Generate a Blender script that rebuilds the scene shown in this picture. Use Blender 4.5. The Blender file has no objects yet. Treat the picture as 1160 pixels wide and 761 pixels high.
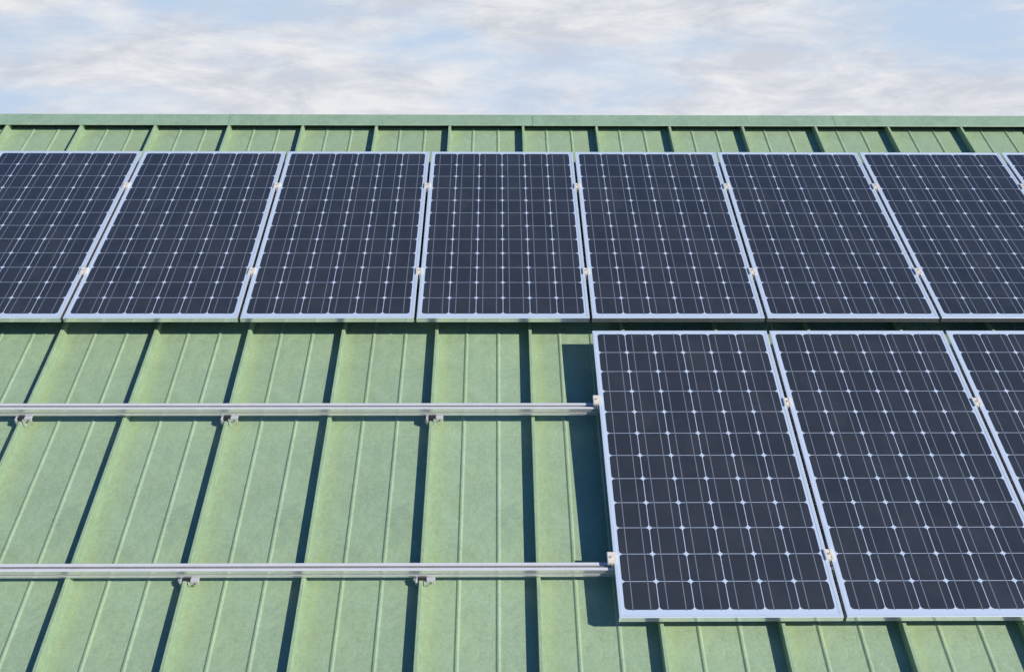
import bpy, bmesh, math, random
from mathutils import Matrix, Vector
random.seed(7)
C = bpy.context.scene.collection
scene = bpy.context.scene
# ------------------------------------------------------------------ units and roof frame
P = 0.128                      # metres per solar cell pitch; the roof is laid out in this unit
SLOPE = math.radians(30.0)
FR = Matrix.Translation((0, 0, 6.0)) @ Matrix.Rotation(SLOPE, 4, 'X')   # roof frame: x along ridge, y up the slope, z off the roof

def RF(u, v, h):               # roof coordinates -> metres inside the roof frame
    return Vector((u * P, v * P, h * P))

# ------------------------------------------------------------------ camera
cam_d = bpy.data.cameras.new('camera')
cam = bpy.data.objects.new('camera', cam_d)
C.objects.link(cam)
scene.camera = cam
cam_d.sensor_width = 36.0
cam_d.lens = 36.0 * 1320.88 / 1160.0
cam_d.clip_start = 0.05
cam_d.clip_end = 5000
RC = Matrix.Rotation(-0.0159, 4, 'Z') @ Matrix.Rotation(0.8814, 4, 'X') @ Matrix.Rotation(0.0100, 4, 'Z')
cam.matrix_world = FR @ Matrix.Translation(RF(-0.1968, -33.5623, 27.7623)) @ RC

# ------------------------------------------------------------------ light
sdir = (FR.to_3x3() @ Vector((0.982, -0.497, 1.0))).normalized()         # towards the sun
sun_el = math.asin(sdir.z)
sun_az = math.atan2(sdir.x, sdir.y)
sun_d = bpy.data.lights.new('sun', 'SUN')
sun_d.energy = 5.0
sun_d.angle = math.radians(0.5)
sun_d.color = (1.0, 0.94, 0.84)
sun = bpy.data.objects.new('sun', sun_d)
C.objects.link(sun)
sun.rotation_euler = sdir.to_track_quat('Z', 'Y').to_euler()
sun.location = (6, -8, 14)

world = bpy.data.worlds.new("World")
scene.world = world
world.use_nodes = True
wn = world.node_tree
wn.nodes.clear()
def WN(t, **k):
    n = wn.nodes.new(t)
    for a, b in k.items(): setattr(n, a, b)
    return n
wl = wn.links.new
w_out = WN('ShaderNodeOutputWorld')
sky = WN('ShaderNodeTexSky', sky_type='NISHITA', sun_disc=False, sun_elevation=sun_el, sun_rotation=sun_az,
         altitude=0, air_density=1.0, dust_density=0.1, ozone_density=8.0)
bg_sky = WN('ShaderNodeBackground'); bg_sky.inputs['Strength'].default_value = 0.10
tint = WN('ShaderNodeMix', data_type='RGBA', blend_type='MULTIPLY'); tint.inputs[0].default_value = 1.0
tint.inputs[7].default_value = (0.62, 0.86, 1.12, 1)
wl(sky.outputs[0], tint.inputs[6]); wl(tint.outputs[2], bg_sky.inputs['Color'])
bg_cl = WN('ShaderNodeBackground'); bg_cl.inputs['Strength'].default_value = 1.0
tc = WN('ShaderNodeTexCoord')
mp = WN('ShaderNodeMapping'); mp.inputs['Scale'].default_value = (6.0, 6.0, 21.0); mp.inputs['Location'].default_value = (-10.4814, 1.7692, -5.2018)
wl(tc.outputs['Generated'], mp.inputs['Vector'])
n1 = WN('ShaderNodeTexNoise'); n1.inputs['Scale'].default_value = 0.8; n1.inputs['Detail'].default_value = 12; n1.inputs['Roughness'].default_value = 0.60; n1.inputs['Distortion'].default_value = 0.15
wl(mp.outputs[0], n1.inputs['Vector'])
r1 = WN('ShaderNodeValToRGB'); r1.color_ramp.elements[0].position = 0.35; r1.color_ramp.elements[1].position = 0.56
wl(n1.outputs['Fac'], r1.inputs[0])
n2 = WN('ShaderNodeTexNoise'); n2.inputs['Scale'].default_value = 1.9; n2.inputs['Detail'].default_value = 12; n2.inputs['Roughness'].default_value = 0.66; n2.inputs['Distortion'].default_value = 0.4
wl(mp.outputs[0], n2.inputs['Vector'])
r2 = WN('ShaderNodeValToRGB')
r2.color_ramp.elements[0].position = 0.40; r2.color_ramp.elements[0].color = (0.62, 0.65, 0.72, 1)
r2.color_ramp.elements[1].position = 0.60; r2.color_ramp.elements[1].color = (0.82, 0.83, 0.86, 1)
wl(n2.outputs['Fac'], r2.inputs[0])
wl(r2.outputs[0], bg_cl.inputs['Color'])
sep = WN('ShaderNodeSeparateXYZ'); wl(tc.outputs['Generated'], sep.inputs[0])
mr = WN('ShaderNodeMapRange'); mr.inputs['From Min'].default_value = 0.22; mr.inputs['From Max'].default_value = 0.45
mr.inputs['To Min'].default_value = 1.0; mr.inputs['To Max'].default_value = 0.0
wl(sep.outputs['Z'], mr.inputs['Value'])
mu = WN('ShaderNodeMath', operation='MULTIPLY'); wl(r1.outputs[0], mu.inputs[0]); wl(mr.outputs[0], mu.inputs[1])
my = WN('ShaderNodeMapRange'); my.inputs['From Min'].default_value = -0.1; my.inputs['From Max'].default_value = 0.35
wl(sep.outputs['Y'], my.inputs['Value'])
mu2 = WN('ShaderNodeMath', operation='MULTIPLY'); wl(mu.outputs[0], mu2.inputs[0]); wl(my.outputs[0], mu2.inputs[1])
bg_hz = WN('ShaderNodeBackground'); bg_hz.inputs['Strength'].default_value = 1.0; bg_hz.inputs['Color'].default_value = (0.52, 0.65, 0.83, 1)
hz = WN('ShaderNodeMapRange'); hz.inputs['From Min'].default_value = 0.10; hz.inputs['From Max'].default_value = 0.42
hz.inputs['To Min'].default_value = 1.0; hz.inputs['To Max'].default_value = 0.0
wl(sep.outputs['Z'], hz.inputs['Value'])
mh = WN('ShaderNodeMath', operation='MULTIPLY'); wl(hz.outputs[0], mh.inputs[0]); wl(my.outputs[0], mh.inputs[1])
mxh = WN('ShaderNodeMixShader'); wl(mh.outputs[0], mxh.inputs[0]); wl(bg_sky.outputs[0], mxh.inputs[1]); wl(bg_hz.outputs[0], mxh.inputs[2])
mx = WN('ShaderNodeMixShader')
wl(mu2.outputs[0], mx.inputs[0]); wl(mxh.outputs[0], mx.inputs[1]); wl(bg_cl.outputs[0], mx.inputs[2])
wl(mx.outputs[0], w_out.inputs['Surface'])

vs = scene.view_settings
vs.view_transform = 'Standard'; vs.look = 'None'; vs.gamma = 1.0; vs.exposure = 0.0; vs.use_curve_mapping = False

# ------------------------------------------------------------------ helpers
def mat(name, base=(.5, .5, .5), rough=.5, metal=0., spec=.5, coat=0.):
    m = bpy.data.materials.new(name); m.use_nodes = True
    b = m.node_tree.nodes['Principled BSDF']
    b.inputs['Base Color'].default_value = (*base, 1)
    b.inputs['Roughness'].default_value = rough
    b.inputs['Metallic'].default_value = metal
    b.inputs['Specular IOR Level'].default_value = spec
    b.inputs['Coat Weight'].default_value = coat
    b.inputs['Coat Roughness'].default_value = 0.04
    return m
class N:                       # tiny node-building helper
    def __init__(s, m): s.t = m.node_tree; s.b = s.t.nodes['Principled BSDF']
    def n(s, t, ins=None, **k):
        x = s.t.nodes.new(t)
        for a, b in k.items(): setattr(x, a, b)
        for a, b in (ins or {}).items():
            if hasattr(b, 'is_output') or isinstance(b, bpy.types.NodeSocket): s.t.links.new(b, x.inputs[a])
            else: x.inputs[a].default_value = b
        return x
    def math(s, op, a, b=0.0, c=0.0, clamp=False): return s.n('ShaderNodeMath', {0: a, 1: b, 2: c}, operation=op, use_clamp=clamp).outputs[0]
    def mix(s, f, a, b, bt='MIX'):
        x = s.t.nodes.new('ShaderNodeMix'); x.data_type = 'RGBA'; x.blend_type = bt
        for i, v in ((0, f), (6, a), (7, b)):
            if isinstance(v, bpy.types.NodeSocket): s.t.links.new(v, x.inputs[i])
            else: x.inputs[i].default_value = v
        return x.outputs[2]
    def ramp(s, f, stops):
        x = s.t.nodes.new('ShaderNodeValToRGB'); s.t.links.new(f, x.inputs[0])
        e = x.color_ramp.elements
        while len(e) < len(stops): e.new(0.5)
        for i, (p, c) in enumerate(stops):
            e[i].position = p; e[i].color = (c, c, c, 1) if isinstance(c, (int, float)) else (*c, 1)
        return x.outputs[0]
    def link(s, o, name): s.t.links.new(o, s.b.inputs[name])

def painted_green(name, base, yellow_tone, streaks=True):
    m = mat(name, base, .58, 0, .9); q = N(m)
    co = q.n('ShaderNodeTexCoord').outputs['Object']
    def noise(scale, detail=6, rough=.6, sc=(1, 1, 1), dist=0):
        mp = q.n('ShaderNodeMapping', {'Vector': co, 'Scale': sc})
        return q.n('ShaderNodeTexNoise', {'Vector': mp.outputs[0], 'Scale': scale, 'Detail': detail, 'Roughness': rough, 'Distortion': dist}).outputs['Fac']
    big = noise(1.7, 5, .55, (1, .6, 1), .8)
    mid = noise(8, 8, .68, (1, .8, 1), .9)
    fine = noise(75, 4, .7)
    grit = noise(420, 2, .6)
    cloudy = q.ramp(mid, [(.30, 0.0), (.70, 1.0)])
    c = q.mix(cloudy, tuple(x * .76 for x in base) + (1,), tuple(min(1, x * 1.15) for x in base) + (1,))
    c = q.mix(q.ramp(big, [(.40, 0.), (.70, .40)]), c, (base[0] * .97, base[1] * .97, base[2] * 1.10, 1))
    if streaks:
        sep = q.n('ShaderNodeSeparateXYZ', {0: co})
        # pan coordinate 0..1 from its seam, yellowish tone along the seam, uneven down the pan
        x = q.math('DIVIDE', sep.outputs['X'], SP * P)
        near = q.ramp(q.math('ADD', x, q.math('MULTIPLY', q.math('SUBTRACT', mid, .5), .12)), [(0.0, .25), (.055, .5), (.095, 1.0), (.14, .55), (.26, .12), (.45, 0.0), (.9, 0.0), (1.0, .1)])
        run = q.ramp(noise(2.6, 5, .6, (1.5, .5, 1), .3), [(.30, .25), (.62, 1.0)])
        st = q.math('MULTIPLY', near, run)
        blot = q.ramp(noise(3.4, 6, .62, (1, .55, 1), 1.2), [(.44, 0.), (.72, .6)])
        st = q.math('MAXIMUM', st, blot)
        c = q.mix(q.math('MULTIPLY', st, .6), c, (*yellow_tone, 1))
    c = q.mix(q.math('MULTIPLY', q.ramp(fine, [(.44, 0.), (.66, 1.)]), .50), c, (base[0] * 1.28, base[1] * 1.22, base[2] * 1.30, 1))
    c = q.mix(q.math('MULTIPLY', q.ramp(noise(52, 5, .7, (1, .6, 1), 1.5), [(.47, 0.), (.66, 1.)]), .55), c, (base[0] * .72, base[1] * .80, base[2] * .74, 1))
    scr = noise(30, 5, .75, (1, .35, 1), 2.5)
    c = q.mix(q.ramp(scr, [(.56, 0.), (.70, .38)]), c, (base[0] * .70, base[1] * .74, base[2] * .8, 1))
    spots = q.ramp(noise(160, 2, .5), [(.70, 0.), (.78, .35)])
    c = q.mix(spots, c, (base[0] * .55, base[1] * .6, base[2] * .55, 1))
    # faint runs of dirt down the slope, and each sheet weathered a little differently
    runs = noise(24, 4, .6, (1, .05, 1), .3)
    c = q.mix(q.math('MULTIPLY', q.ramp(runs, [(.52, 0.), (.72, 1.)]), .22), c, (base[0] * .80, base[1] * .84, base[2] * .74, 1))
    wr = q.math('ABSOLUTE', q.math('SUBTRACT', noise(16, 6, .6, (1, .8, 1), 3.0), .5))
    c = q.mix(q.ramp(wr, [(.0, .42), (.028, 0.)]), c, (base[0] * 1.30, base[1] * 1.22, base[2] * 1.28, 1))
    rnd = q.n('ShaderNodeObjectInfo').outputs['Random']
    hs = q.n('ShaderNodeHueSaturation', {'Value': q.math('ADD', q.math('MULTIPLY', rnd, .07), .965), 'Color': c})
    c = hs.outputs[0]
    q.link(c, 'Base Color')
    q.link(q.ramp(mid, [(.2, .54), (.8, .66)]), 'Roughness')
    h = q.math('ADD', q.math('MULTIPLY', mid, 1.0), q.math('MULTIPLY', q.math('ADD', fine, grit), .12))
    bp = q.n('ShaderNodeBump', {'Height': h, 'Strength': .5, 'Distance': .005})
    q.link(bp.outputs[0], 'Normal')
    return m

def metal_mat(name, base, rough, metal, bump=.05, sc=(2, 60, 60)):
    m = mat(name, base, rough, metal, .5); q = N(m)
    co = q.n('ShaderNodeTexCoord').outputs['Object']
    mp = q.n('ShaderNodeMapping', {'Vector': co, 'Scale': sc})
    n = q.n('ShaderNodeTexNoise', {'Vector': mp.outputs[0], 'Scale': 6., 'Detail': 4., 'Roughness': .6}).outputs['Fac']
    n2 = q.n('ShaderNodeTexNoise', {'Vector': co, 'Scale': 14., 'Detail': 6., 'Roughness': .65}).outputs['Fac']
    q.link(q.ramp(n, [(.3, rough * .8), (.7, rough * 1.25)]), 'Roughness')
    c = q.mix(q.ramp(n2, [(.35, 0.), (.75, .6)]), (*base, 1), tuple(x * .86 for x in base) + (1,))
    q.link(c, 'Base Color')
    return m

class MB:                      # collects shapes (in roof units) into one mesh
    def __init__(s): s.bm = bmesh.new(); s.mats = []
    def mi(s, m):
        if m not in s.mats: s.mats.append(m)
        return s.mats.index(m)
    def box(s, x0, x1, y0, y1, z0, z1, m, bev=0.0):
        vs_ = [s.bm.verts.new(RF(x, y, z)) for z in (z0, z1) for y in (y0, y1) for x in (x0, x1)]
        fs = [s.bm.faces.new([vs_[i] for i in f]) for f in ((0, 2, 3, 1), (4, 5, 7, 6), (0, 1, 5, 4), (2, 6, 7, 3), (0, 4, 6, 2), (1, 3, 7, 5))]
        for f in fs: f.material_index = s.mi(m)
        if bev:
            es = list({e for f in fs for e in f.edges})
            r = bmesh.ops.bevel(s.bm, geom=es, offset=bev * P, segments=2, affect='EDGES', profile=.5)
            for f in r['faces']: f.material_index = s.mi(m)
    def prism(s, prof, a0, a1, axis, m, cap=True):
        """prof: closed loop. axis 'u': points are (v,h); axis 'v': points are (u,h)"""
        def pt(p, a): return RF(a, p[0], p[1]) if axis == 'u' else RF(p[0], a, p[1])
        A = [s.bm.verts.new(pt(p, a0)) for p in prof]; B = [s.bm.verts.new(pt(p, a1)) for p in prof]
        n = len(prof)
        for i in range(n):
            f = s.bm.faces.new((A[i], A[(i + 1) % n], B[(i + 1) % n], B[i])); f.material_index = s.mi(m)
        if cap:
            for L in (A[::-1], B):
                f = s.bm.faces.new(L); f.material_index = s.mi(m)
    def cyl(s, c, axis, r, l, m, n=12, r2=None):
        r2 = r if r2 is None else r2
        rings = []
        for k, rr in ((0, r), (1, r2)):
            L = []
            for i in range(n):
                a = 2 * math.pi * i / n; p, q_ = rr * math.cos(a), rr * math.sin(a); d = k * l
                o = {'h': (p, q_, d), 'v': (p, d, q_), 'u': (d, p, q_)}[axis]
                L.append(s.bm.verts.new(RF(c[0] + o[0], c[1] + o[1], c[2] + o[2])))
            rings.append(L)
        for i in range(n):
            f = s.bm.faces.new((rings[0][i], rings[0][(i + 1) % n], rings[1][(i + 1) % n], rings[1][i])); f.material_index = s.mi(m)
        for L in (rings[0][::-1], rings[1]):
            f = s.bm.faces.new(L); f.material_index = s.mi(m)
    def poly(s, pts, m):
        f = s.bm.faces.new([s.bm.verts.new(RF(*p)) for p in pts]); f.material_index = s.mi(m); return f
    def build(s, name, parent=None, mw=None):
        bmesh.ops.recalc_face_normals(s.bm, faces=s.bm.faces)
        me = bpy.data.meshes.new(name); s.bm.to_mesh(me); s.bm.free()
        for m in s.mats: me.materials.append(m)
        o = bpy.data.objects.new(name, me); C.objects.link(o)
        if parent: o.parent = parent
        if mw is not None: o.matrix_world = mw
        return o

def place(o, u, v, h, rx=0.0, rz=0.0, ry=0.0):
    o.matrix_world = FR @ Matrix.Translation(RF(u, v, h)) @ Matrix.Rotation(rx, 4, 'X') @ Matrix.Rotation(ry, 4, 'Y') @ Matrix.Rotation(rz, 4, 'Z')
def tag(o, label, cat, group=None):
    o['label'] = label; o['category'] = cat
    if group: o['group'] = group
    return o
def empty(name):
    o = bpy.data.objects.new(name, None); C.objects.link(o); o.empty_display_size = .1; return o
def copy_tree(o, parent=None):
    c = o.copy(); C.objects.link(c)
    if parent:
        c.parent = parent; c.matrix_parent_inverse = o.matrix_parent_inverse.copy()
    for ch in list(o.children): copy_tree(ch, c)
    return c

# ------------------------------------------------------------------ layout numbers (roof units)
SP = 3.4657                    # seam spacing
SEAM0 = -2.462                 # one seam's centre
SEAM_H = 0.36
PW = 6.429                     # solar panel pitch along the roof
HWID = 3.168                   # half panel width
T = 0.19                       # frame depth
UP_H, UP_T = 1.1522, math.atan(0.0306)     # upper row: height at its cell bottom line, and lean
LO_U, LO_V, LO_H, LO_T = 6.3836, -1.0835, 1.0804, math.atan(-0.0193)
MT, MB_ = 0.19, 0.26
RIDGE_V = 16.10
EAVE_V = -46.0
NP0, NP1 = -13, 13             # pans

# ------------------------------------------------------------------ materials
GREEN = (0.288, 0.402, 0.250)
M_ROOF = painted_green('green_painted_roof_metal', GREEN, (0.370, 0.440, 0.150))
M_SEAM = painted_green('green_painted_seam_metal', (0.295, 0.410, 0.238), (0.33, 0.41, 0.13), False)
M_CAP = painted_green('green_painted_cap_metal', (0.262, 0.388, 0.258), (0.33, 0.41, 0.16), False)
M_FRAME = metal_mat('frame_top_sky_sheen', (0.57, 0.66, 0.77), .50, .20)  # frame tops: sky reflection put into the pale blue base colour
M_FSIDE = metal_mat('bright_frame_side', (0.86, 0.87, 0.88), .16, .88)
M_ZINC = metal_mat('zinc_clamp_metal', (0.62, 0.62, 0.64), .30, .35)
M_BOLT = metal_mat('pale_bolt_metal', (0.62, 0.56, 0.48), .4, .3)
M_RAIL = metal_mat('aluminium_rail', (0.80, 0.79, 0.77), .24, .70)
M_RAILTOP = metal_mat('lit_rail_top', (0.70, 0.71, 0.74), .40, .15)
M_CLAMP = metal_mat('cast_clamp_metal', (0.86, 0.81, 0.70), .42, .25)
M_STEEL = metal_mat('dark_steel_bolt', (0.30, 0.29, 0.28), .38, .9)
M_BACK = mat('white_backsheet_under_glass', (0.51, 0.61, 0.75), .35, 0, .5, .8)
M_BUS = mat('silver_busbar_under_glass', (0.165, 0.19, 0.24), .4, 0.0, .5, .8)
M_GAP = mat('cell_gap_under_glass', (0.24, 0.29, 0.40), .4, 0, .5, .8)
M_BLACK = mat('black_underside', (0.015, 0.016, 0.018), .7)
def cell_mat():
    m = mat('silicon_cell_under_glass', (.028, .034, .052), .30, 0, .5, 1.0); q = N(m)
    tco = q.n('ShaderNodeTexCoord').outputs['Object']
    info = q.n('ShaderNodeObjectInfo').outputs['Random']
    w = q.n('ShaderNodeTexNoise', {'Vector': q.n('ShaderNodeMapping', {'Vector': tco, 'Scale': (1, 60, 1)}).outputs[0], 'Scale': 9., 'Detail': 3.}).outputs['Fac']
    big = q.n('ShaderNodeTexNoise', {'Vector': tco, 'Scale': 2.2, 'Detail': 5., 'Roughness': .6}).outputs['Fac']
    # every cell its own faint tint: hash of the cell index
    fl = q.n('ShaderNodeVectorMath', {0: q.n('ShaderNodeVectorMath', {0: tco, 1: (P, P, 1)}, operation='DIVIDE').outputs[0]}, operation='FLOOR')
    ad = q.n('ShaderNodeVectorMath', {0: fl.outputs[0], 1: q.n('ShaderNodeCombineXYZ', {0: info, 1: info}).outputs[0]}, operation='ADD')
    wn_ = q.n('ShaderNodeTexWhiteNoise', {'Vector': ad.outputs[0]}, noise_dimensions='3D').outputs['Value']
    f = q.math('ADD', q.math('MULTIPLY', wn_, .45), q.math('MULTIPLY', big, .55))
    c = q.mix(f, (.024, .028, .033, 1), (.036, .040, .044, 1))
    c = q.mix(q.math('MULTIPLY', w, .25), c, (.055, .062, .075, 1))
    dust = q.n('ShaderNodeTexNoise', {'Vector': tco, 'Scale': 5., 'Detail': 8., 'Roughness': .7, 'Distortion': .6}).outputs['Fac']
    c = q.mix(q.ramp(dust, [(.45, 0.), (.80, .10)]), c, (.20, .20, .19, 1))
    q.link(c, 'Base Color')
    q.link(q.ramp(dust, [(.3, .03), (.8, .14)]), 'Coat Roughness')
    return m
M_CELL = cell_mat()

# ------------------------------------------------------------------ setting: ground
def grass_mat():
    m = mat('meadow_grass', (.07, .11, .03), .9); q = N(m)
    co = q.n('ShaderNodeTexCoord').outputs['Object']
    a = q.n('ShaderNodeTexNoise', {'Vector': co, 'Scale': .06, 'Detail': 8.}).outputs['Fac']
    b = q.n('ShaderNodeTexNoise', {'Vector': co, 'Scale': 3., 'Detail': 8.}).outputs['Fac']
    c = q.mix(a, (.05, .09, .025, 1), (.11, .13, .05, 1)); c = q.mix(b, c, (.07, .10, .03, 1))
    q.link(c, 'Base Color'); return m
g = bmesh.new(); R_ = 1800
f = g.faces.new([g.verts.new((x * R_, y * R_, 0)) for x, y in ((-1, -1), (1, -1), (1, 1), (-1, 1))])
me = bpy.data.meshes.new('ground'); g.to_mesh(me); g.free(); me.materials.append(grass_mat())
ground = bpy.data.objects.new('ground', me); C.objects.link(ground); ground['kind'] = 'structure'

# ------------------------------------------------------------------ the building under the roof
bld = tag(empty('metal_roofed_building'), 'long building with weathered green standing seam metal roof carrying the solar panels', 'building')
U0, U1 = SEAM0 + NP0 * SP, SEAM0 + (NP1 + 1) * SP
eave = FR @ RF(0, EAVE_V, 0); ridge = FR @ RF(0, RIDGE_V, 0)
bld.location = (0, ridge.y, 0)
bpy.context.view_layer.update()
def keep(o):                   # parent to the building without moving
    mw = o.matrix_world.copy(); o.parent = bld; o.matrix_world = mw; return o

def rib_profile():
    """sheet cross-section of one pan (u,h): flat pan with two small pressed stiffening ribs"""
    pts = [(0.0, 0.0)]
    for c in (1.110, 2.288):
        pts += [(c - .082, 0.0), (c - .030, .038), (c + .012, .042), (c + .072, 0.0)]
    pts += [(SP, 0.0)]
    return pts
def make_pan():
    b = MB(); pr = rib_profile()
    NV = 1
    top = [(u, h) for u, h in pr]; bot = [(u, h - .02) for u, h in pr][::-1]
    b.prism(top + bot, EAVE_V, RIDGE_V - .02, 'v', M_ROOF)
    return b.build('roof_pan')
def make_seam():
    b = MB(); w = .062
    prof = [(-.058, .003), (-.058, SEAM_H - .015), (-.046, SEAM_H), (.046, SEAM_H), (.060, SEAM_H - .015), (.060, .003)]
    b.prism(prof, EAVE_V - .05, RIDGE_V - .52, 'v', M_SEAM)
    return b.build('standing_seam')
pan0, seam0 = make_pan(), make_seam()
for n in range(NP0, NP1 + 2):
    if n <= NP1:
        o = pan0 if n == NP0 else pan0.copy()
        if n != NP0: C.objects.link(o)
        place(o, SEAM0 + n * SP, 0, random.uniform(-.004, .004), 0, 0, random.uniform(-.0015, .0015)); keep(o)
    o = seam0 if n == NP0 else seam0.copy()
    if n != NP0: C.objects.link(o)
    place(o, SEAM0 + n * SP, 0, 0); keep(o)
# ridge cap in overlapping lengths
CL = 14.365
def make_cap():
    b = MB()
    hl = SEAM_H + .012
    s30, c30 = math.sin(2 * SLOPE), math.cos(2 * SLOPE)
    def back(d, h):            # a point d down the rear slope, h off it, in front-slope coordinates
        return (RIDGE_V + d * c30 + h * s30, -d * s30 + h * c30)
    outer = [(15.25, hl - .008), (15.23, hl + .02), (15.25, hl + .045), (RIDGE_V + .02, hl + .10)]
    rear = [back(.1, hl + .12), back(1.0, hl + .03)]
    inner = [back(1.0, hl), back(.12, hl + .07), (RIDGE_V - .01, hl + .06), (15.30, hl + .015), (15.27, hl - .008)]
    b.prism(outer + rear + inner, .008, CL - .008, 'u', M_CAP)
    return b.build('ridge_cap')
cap0 = make_cap()
for k in range(-3, 3):
    o = cap0 if k == -3 else cap0.copy()
    if k != -3: C.objects.link(o)
    place(o, 1.452 + k * CL, 0, .004 * (k % 2)); keep(o)
# black strip added behind the cap lip to deepen the shade in the gap
b = MB(); b.box(U0, U1, 15.60, 15.66, .06, SEAM_H - .01, M_BLACK)
o = b.build('ridge_shade_strip'); place(o, 0, 0, 0); keep(o)
# rear roof slope, walls, doors of the building (behind and below the view)
FB = Matrix.Translation(ridge) @ Matrix.Rotation(math.pi, 4, 'Z') @ Matrix.Rotation(SLOPE, 4, 'X')
b = MB(); b.box(-U1, -U0, EAVE_V - RIDGE_V, -.05, -.02, 0, M_CAP)
k = -U1
while k <= -U0 + .01:
    b.box(k - .06, k + .06, EAVE_V - RIDGE_V, -.6, .001, SEAM_H, M_CAP); k += SP
o = b.build('rear_roof'); o.matrix_world = FB; keep(o)
def wall_mat():
    m = mat('cream_render', (.55, .52, .45), .85); q = N(m)
    co = q.n('ShaderNodeTexCoord').outputs['Object']
    a = q.n('ShaderNodeTexNoise', {'Vector': co, 'Scale': 2., 'Detail': 8.}).outputs['Fac']
    q.link(q.mix(a, (.5, .47, .4, 1), (.6, .57, .5, 1)), 'Base Color'); return m
M_WALL = wall_mat()
def world_mesh(name, pts, faces, m):
    me = bpy.data.meshes.new(name); me.from_pydata([tuple(p) for p in pts], [], faces); me.materials.append(m)
    o = bpy.data.objects.new(name, me); C.objects.link(o); keep(o); return o
x0, x1 = U0 * P + .25, U1 * P - .25
ye, yr, ze, zr = eave.y + .35, ridge.y, eave.z + .15, ridge.z - .06
yb = 2 * yr - ye
th = .25
def slab_y(name, y, s): world_mesh(name, [(x, yy, z) for z in (0, ze) for yy in (y, y + s * th) for x in (x0, x1)], [(0, 2, 3, 1), (4, 5, 7, 6), (0, 1, 5, 4), (2, 6, 7, 3), (0, 4, 6, 2), (1, 3, 7, 5)], M_WALL)
slab_y('wall', ye, 1); slab_y('wall', yb, -1)
for x, s in ((x0 + .003, 1), (x1 - .003, -1)):
    L = [(ye + th, 0), (yb - th, 0), (yb - th, ze), (yr, zr), (ye + th, ze)]
    pts = [(x, a, z) for a, z in L] + [(x + s * th, a, z) for a, z in L]
    world_mesh('gable_wall', pts, [(0, 1, 2, 3, 4), (9, 8, 7, 6, 5)] + [(i, (i + 1) % 5, 5 + (i + 1) % 5, 5 + i) for i in range(5)], M_WALL)

# ------------------------------------------------------------------ solar panels
PL0, PL1 = MT, -(12 + MB_)     # local v of top and bottom edges (0 = top of the cells)
def make_panel():
    t = empty('solar_panel')
    # frame: four mitred bars as one ring, with inner lip and hollow underside
    b = MB(); fw = .105
    def ring(o0, h0, o1, h1):
        def loop(o, h): return [(-HWID + o, PL1 + o, h), (HWID - o, PL1 + o, h), (HWID - o, PL0 - o, h), (-HWID + o, PL0 - o, h)]
        A, B = loop(o0, h0), loop(o1, h1)
        top = max(h0, h1) > -.013 and min(o0, o1) >= 0 and not (o0 == 0 and h0 < -.02)
        for i in range(4): b.poly([A[i], A[(i + 1) % 4], B[(i + 1) % 4], B[i]], M_FRAME if top else M_FSIDE)
    prof = [(0, -T), (0, -.012), (.012, 0), (fw - .004, 0), (fw, -.004), (fw, -.05), (.03, -.05), (.03, -T + .02), (.22, -T + .02), (.22, -T), (0, -T)]
    for (a, c), (d, e) in zip(prof, prof[1:]): ring(a, c, d, e)
    bmesh.ops.remove_doubles(b.bm, verts=b.bm.verts, dist=1e-6)
    b.build('frame', t)
    # laminate: backsheet, cells, tabbing
    b = MB(); z = -.007
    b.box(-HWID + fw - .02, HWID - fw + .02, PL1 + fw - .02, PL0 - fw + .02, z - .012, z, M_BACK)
    b.box(-HWID + fw, HWID - fw, PL1 + fw, PL0 - fw, z - .034, z - .014, M_BLACK)
    cg, r = .011, .088
    for i in range(6):
        for j in range(12):
            cx, cy = -2.5 + i, -.5 - j; hx, hy = .5 - cg, .5 - cg * .75
            pts = []
            for (sx, sy, a0) in ((1, 1, 0), (-1, 1, 90), (-1, -1, 180), (1, -1, 270)):
                for k in range(3):
                    a = math.radians(a0 + k * 45)
                    pts.append((cx + sx * (hx - r) + r * math.cos(a) * (.90 if k == 1 else 1), cy + sy * (hy - r) + r * math.sin(a) * (.90 if k == 1 else 1), z + .0025))
            b.poly(pts, M_CELL)
    for i in range(6):
        for bx in (.245, .755):
            x = -3 + i + bx
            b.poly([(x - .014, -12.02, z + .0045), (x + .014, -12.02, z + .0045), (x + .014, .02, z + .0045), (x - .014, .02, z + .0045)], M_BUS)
    b.build('cell_sheet', t)
    b = MB(); b.box(-.45, .45, -1.6, -.9, -.16, -.055, M_BLACK, .02)
    b.cyl((-.25, -1.65, -.11), 'v', .03, -.5, M_BLACK, 8); b.cyl((.25, -1.65, -.11), 'v', .03, -.5, M_BLACK, 8)
    b.build('junction_box', t)
    return t
p0 = make_panel()
ordn = ['first', 'second', 'third', 'fourth', 'fifth', 'sixth', 'seventh', 'eighth']
def up_label(i):
    if i < 0: return 'solar panel of the upper row beyond the one at the left edge'
    if i > 7: return 'solar panel of the upper row beyond the one at the right edge'
    if i == 0: return 'leftmost solar panel of the upper row below the ridge, cut by the left edge'
    if i == 7: return 'rightmost solar panel of the upper row, only a corner sliver showing'
    if i == 6: return 'seventh solar panel from the left in the upper row, last nearly whole one'
    return ordn[i] + ' solar panel from the left in the upper row below the ridge'
first = True
def jit(a): return random.uniform(-a, a)
for i in range(-1, 9):
    o = p0 if first else copy_tree(p0); first = False
    place(o, (i - 3) * PW, 12 * math.cos(UP_T), UP_H - 12 * math.sin(UP_T), -UP_T, jit(.0004), jit(.0015))
    tag(o, up_label(i), 'solar panel', 'solar panels of the upper row')
lo_l = ['near solar panel at the free end of the lower row, beside the end clamps',
        'middle solar panel of the three visible in the lower row',
        'rightmost solar panel of the lower row, cut by the right edge',
        'solar panel of the lower row beyond the one cut by the right edge']
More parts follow.
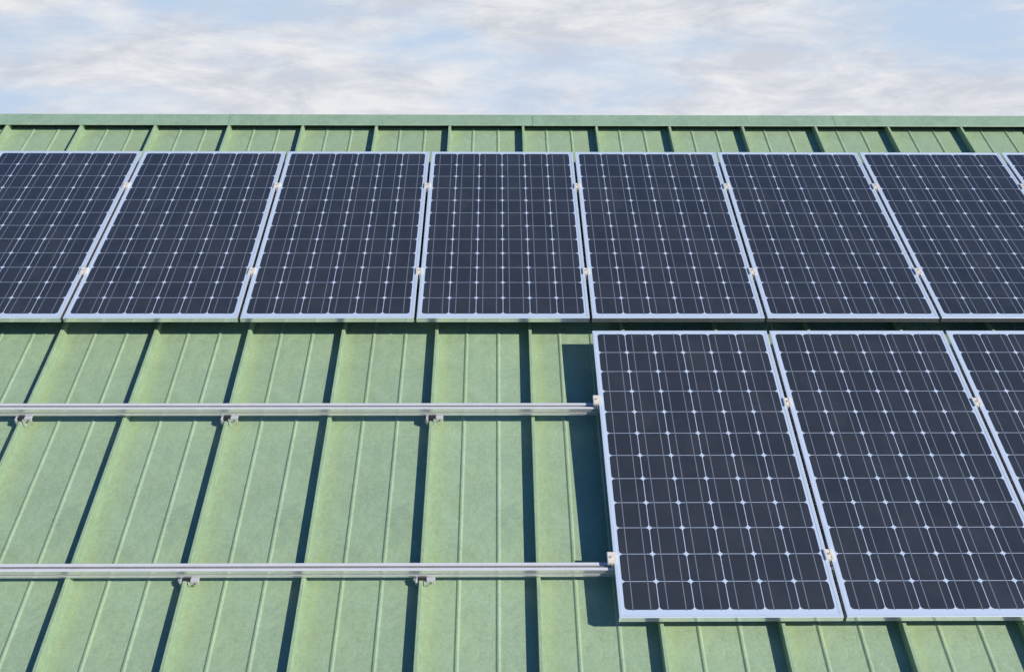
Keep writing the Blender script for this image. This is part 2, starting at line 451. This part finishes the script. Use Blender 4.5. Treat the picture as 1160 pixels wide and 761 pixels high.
for i in range(4):
    o = copy_tree(p0)
    place(o, LO_U + i * PW, LO_V, LO_H, -LO_T, jit(.0003), jit(.0012))
    tag(o, lo_l[i], 'solar panel', 'solar panels of the lower row')

# ------------------------------------------------------------------ mounting rails
RW, RH = .29, .30
def make_rail(u0, u1):
    b = MB(); a = RW / 2
    prof = [(-a, -RH), (-a, -RH + .07), (-a + .05, -RH + .08), (-a + .05, -.15), (-a, -.135), (-a, 0), (-.045, 0), (-.045, -.2), (.035, -.2), (.035, 0), (a, 0), (a, -.09), (a - .035, -.105),
            (a - .035, -RH + .125), (a, -RH + .11), (a, -RH)]
    b.prism(prof, u0, u1, 'u', M_RAIL)
    b.bm.normal_update()
    for f_ in b.bm.faces:                     # top flanges take a brighter material with the light on them painted in
        if all(abs(v_.co.z) < 1e-6 for v_ in f_.verts): f_.material_index = b.mi(M_RAILTOP)
    return b.build('mounting_rail')
def surf_up(r): return (12 - r) * math.cos(UP_T), UP_H - (12 - r) * math.sin(UP_T)   # v, h on the upper row's top surface
def surf_lo(r): return LO_V - r * math.cos(LO_T), LO_H + r * math.sin(LO_T)
rails = {}
for key, fn, r, u0, u1, lab in (('ua', surf_up, 2.86, -36, 36, 'aluminium mounting rail under the upper panels, nearer the ridge'),
                                ('ub', surf_up, 9.29, -36, 36, 'aluminium mounting rail under the upper panels, farther from the ridge'),
                                ('la', surf_lo, 3.52, -36, 32, 'upper of the two bare aluminium rails crossing the green roof'),
                                ('lb', surf_lo, 10.30, -36, 32, 'lower of the two bare aluminium rails, nearest the viewer')):
    v, h = fn(r)
    o = make_rail(u0, u1); place(o, 0, v, h - T - .004, 0)
    tag(o, lab, 'rail', 'aluminium mounting rails'); rails[key] = (v, h - T - .004)

# ------------------------------------------------------------------ clamps between neighbouring panels
def make_mid():
    t = empty('mid_clamp')
    b = MB()
    prof = [(-.135, .004), (-.135, .05), (-.115, .06), (-.05, .062), (-.04, .048), (.04, .048), (.05, .062), (.115, .06), (.135, .05), (.135, .004), (.018, .004), (.018, -T - .1), (-.018, -T - .1), (-.018, .004)]
    b.prism(prof, -.19, .19, 'v', M_CLAMP)
    b.build('clamp_body', t)
    b = MB(); b.cyl((0, 0, .048), 'h', .045, .035, M_BOLT, 12, .04); b.build('bolt', t)
    return t
mid0 = make_mid(); mid_used = False
def mid(u, fn, r, lean, lab, grp):
    global mid_used
    o = copy_tree(mid0) if mid_used else mid0; mid_used = True
    v, h = fn(r); place(o, u, v, h + .002, -lean, jit(.05)); tag(o, lab, 'clamp', grp)
gn = ['first and second', 'second and third', 'third and fourth', 'fourth and fifth', 'fifth and sixth', 'sixth and seventh', 'seventh and eighth']
for i in range(7):
    for r, w_ in ((2.86, 'higher'), (9.29, 'lower')):
        if i == 6 and r > 5: pass
        mid((i - 2.5) * PW, surf_up, r, UP_T, 'small cream clamp, %s one in the gap between the %s upper-row panels' % (w_, gn[i]), 'cream clamps joining the upper-row panels')
for i, nm in ((0, 'left of its middle panel'), (1, 'right of its middle panel')):
    for r, w_ in ((3.58, 'higher'), (10.07, 'lower')):
        mid(LO_U + (i + .5) * PW, surf_lo, r, LO_T, 'small cream clamp, %s one in the lower-row gap %s' % (w_, nm), 'cream clamps joining the lower-row panels')

# ------------------------------------------------------------------ end clamps holding the free edge
def make_end():
    t = empty('end_clamp')
    b = MB()
    # z-shaped: lip on the frame, web down outside the frame, foot on the rail (local 0 = panel edge, top surface)
    prof = [(.085, .004), (.085, .045), (-.17, .055), (-.19, .04), (-.19, -.02), (-.06, -.02), (-.06, -T - .0), (-.014, -T - .0), (-.014, .004)]
    b.prism(prof, -.20, .20, 'v', M_CLAMP)
    b.box(-.16, -.065, -.13, .0, -T, -.022, M_CLAMP, .01)
    b.build('clamp_body', t)
    b = MB(); b.cyl((-.075, 0, .05), 'h', .048, .03, M_BOLT, 12, .042); b.cyl((-.115, -.05, -T - .02), 'h', .025, T, M_BOLT, 10)
    b.build('bolt', t)
    return t
for k, (r, lab) in enumerate(((3.46, 'cream end clamp gripping the free panel edge on the upper bare rail'), (10.17, 'cream end clamp gripping the free panel edge on the lower bare rail'))):
    o = make_end() if k == 0 else copy_tree(end0)
    if k == 0: end0 = o
    v, h = surf_lo(r); place(o, LO_U - HWID, v, h, -LO_T); tag(o, lab, 'clamp', 'end clamps at the free panel edge')

# ------------------------------------------------------------------ seam clamps carrying the rails
def make_seamclamp(hb):
    """hb: height of the rail's underside above the roof pan; local 0 = on the pan at the seam, v 0 = rail's front face"""
    t = empty('seam_clamp')
    b = MB(); top = hb - .012
    b.box(-.165, -.085, -.14, .27, .16, top - .05, M_ZINC, .012)      # left jaw
    b.box(.085, .165, -.14, .27, .16, top - .05, M_ZINC, .012)        # right jaw
    b.box(-.165, .165, .02, .27, max(SEAM_H + .012, top - .06), top, M_ZINC)
    b.build('clamp_body', t)
    b = MB()
    b.box(.17, .42, -.10, .25, top - .05, top, M_ZINC, .01)
    b.box(.17, .42, -.14, -.095, top - .15, top + .02, M_ZINC, .012)  # bright folded plate in front of the rail
    b.build('rail_bracket', t)
    b = MB(); b.box(-.06, .165, -.10, .02, SEAM_H + .004, top - .02, M_BLACK); b.box(-.080, -.062, -.13, .2, .14, SEAM_H - .02, M_BLACK)  # black blocks put in for the shaded gap inside the clamp
    b.build('gap_shade_block', t)
    b = MB(); b.cyl((-.20, .0, .25), 'u', .04, .40, M_STEEL, 8); b.cyl((-.215, .0, .25), 'u', .06, .05, M_ZINC, 6)
    b.cyl((.30, -.10, top - .075), 'v', .035, -.07, M_STEEL, 8)
    b.build('bolt', t)
    return t
for key, nm in (('la', 'upper'), ('lb', 'lower')):
    v, ht = rails[key]; hb = ht - RH
    base = make_seamclamp(hb); used = False
    for i, w_ in ((-4, 'left'), (-2, 'middle'), (0, 'right'), (2, 'under'), (4, 'under2'), (6, 'under3')):
        if i > 0: continue
        if key == 'lb' and i == -4: continue
        o = copy_tree(base) if used else base; used = True
        place(o, SEAM0 + i * SP, v - RW / 2, 0, 0, jit(.01))
        if key == 'la': lab = {'left': 'leftmost grey seam clamp under the upper bare rail', 'middle': 'middle grey seam clamp under the upper bare rail', 'right': 'rightmost grey seam clamp under the upper bare rail, nearest the panels'}[w_]
        else: lab = {'middle': 'left one of two seam clamps under the lower bare rail', 'right': 'right one of two seam clamps under the lower bare rail'}[w_]
        tag(o, lab, 'clamp', 'seam clamps under the bare rails')

scene.render.film_transparent = False
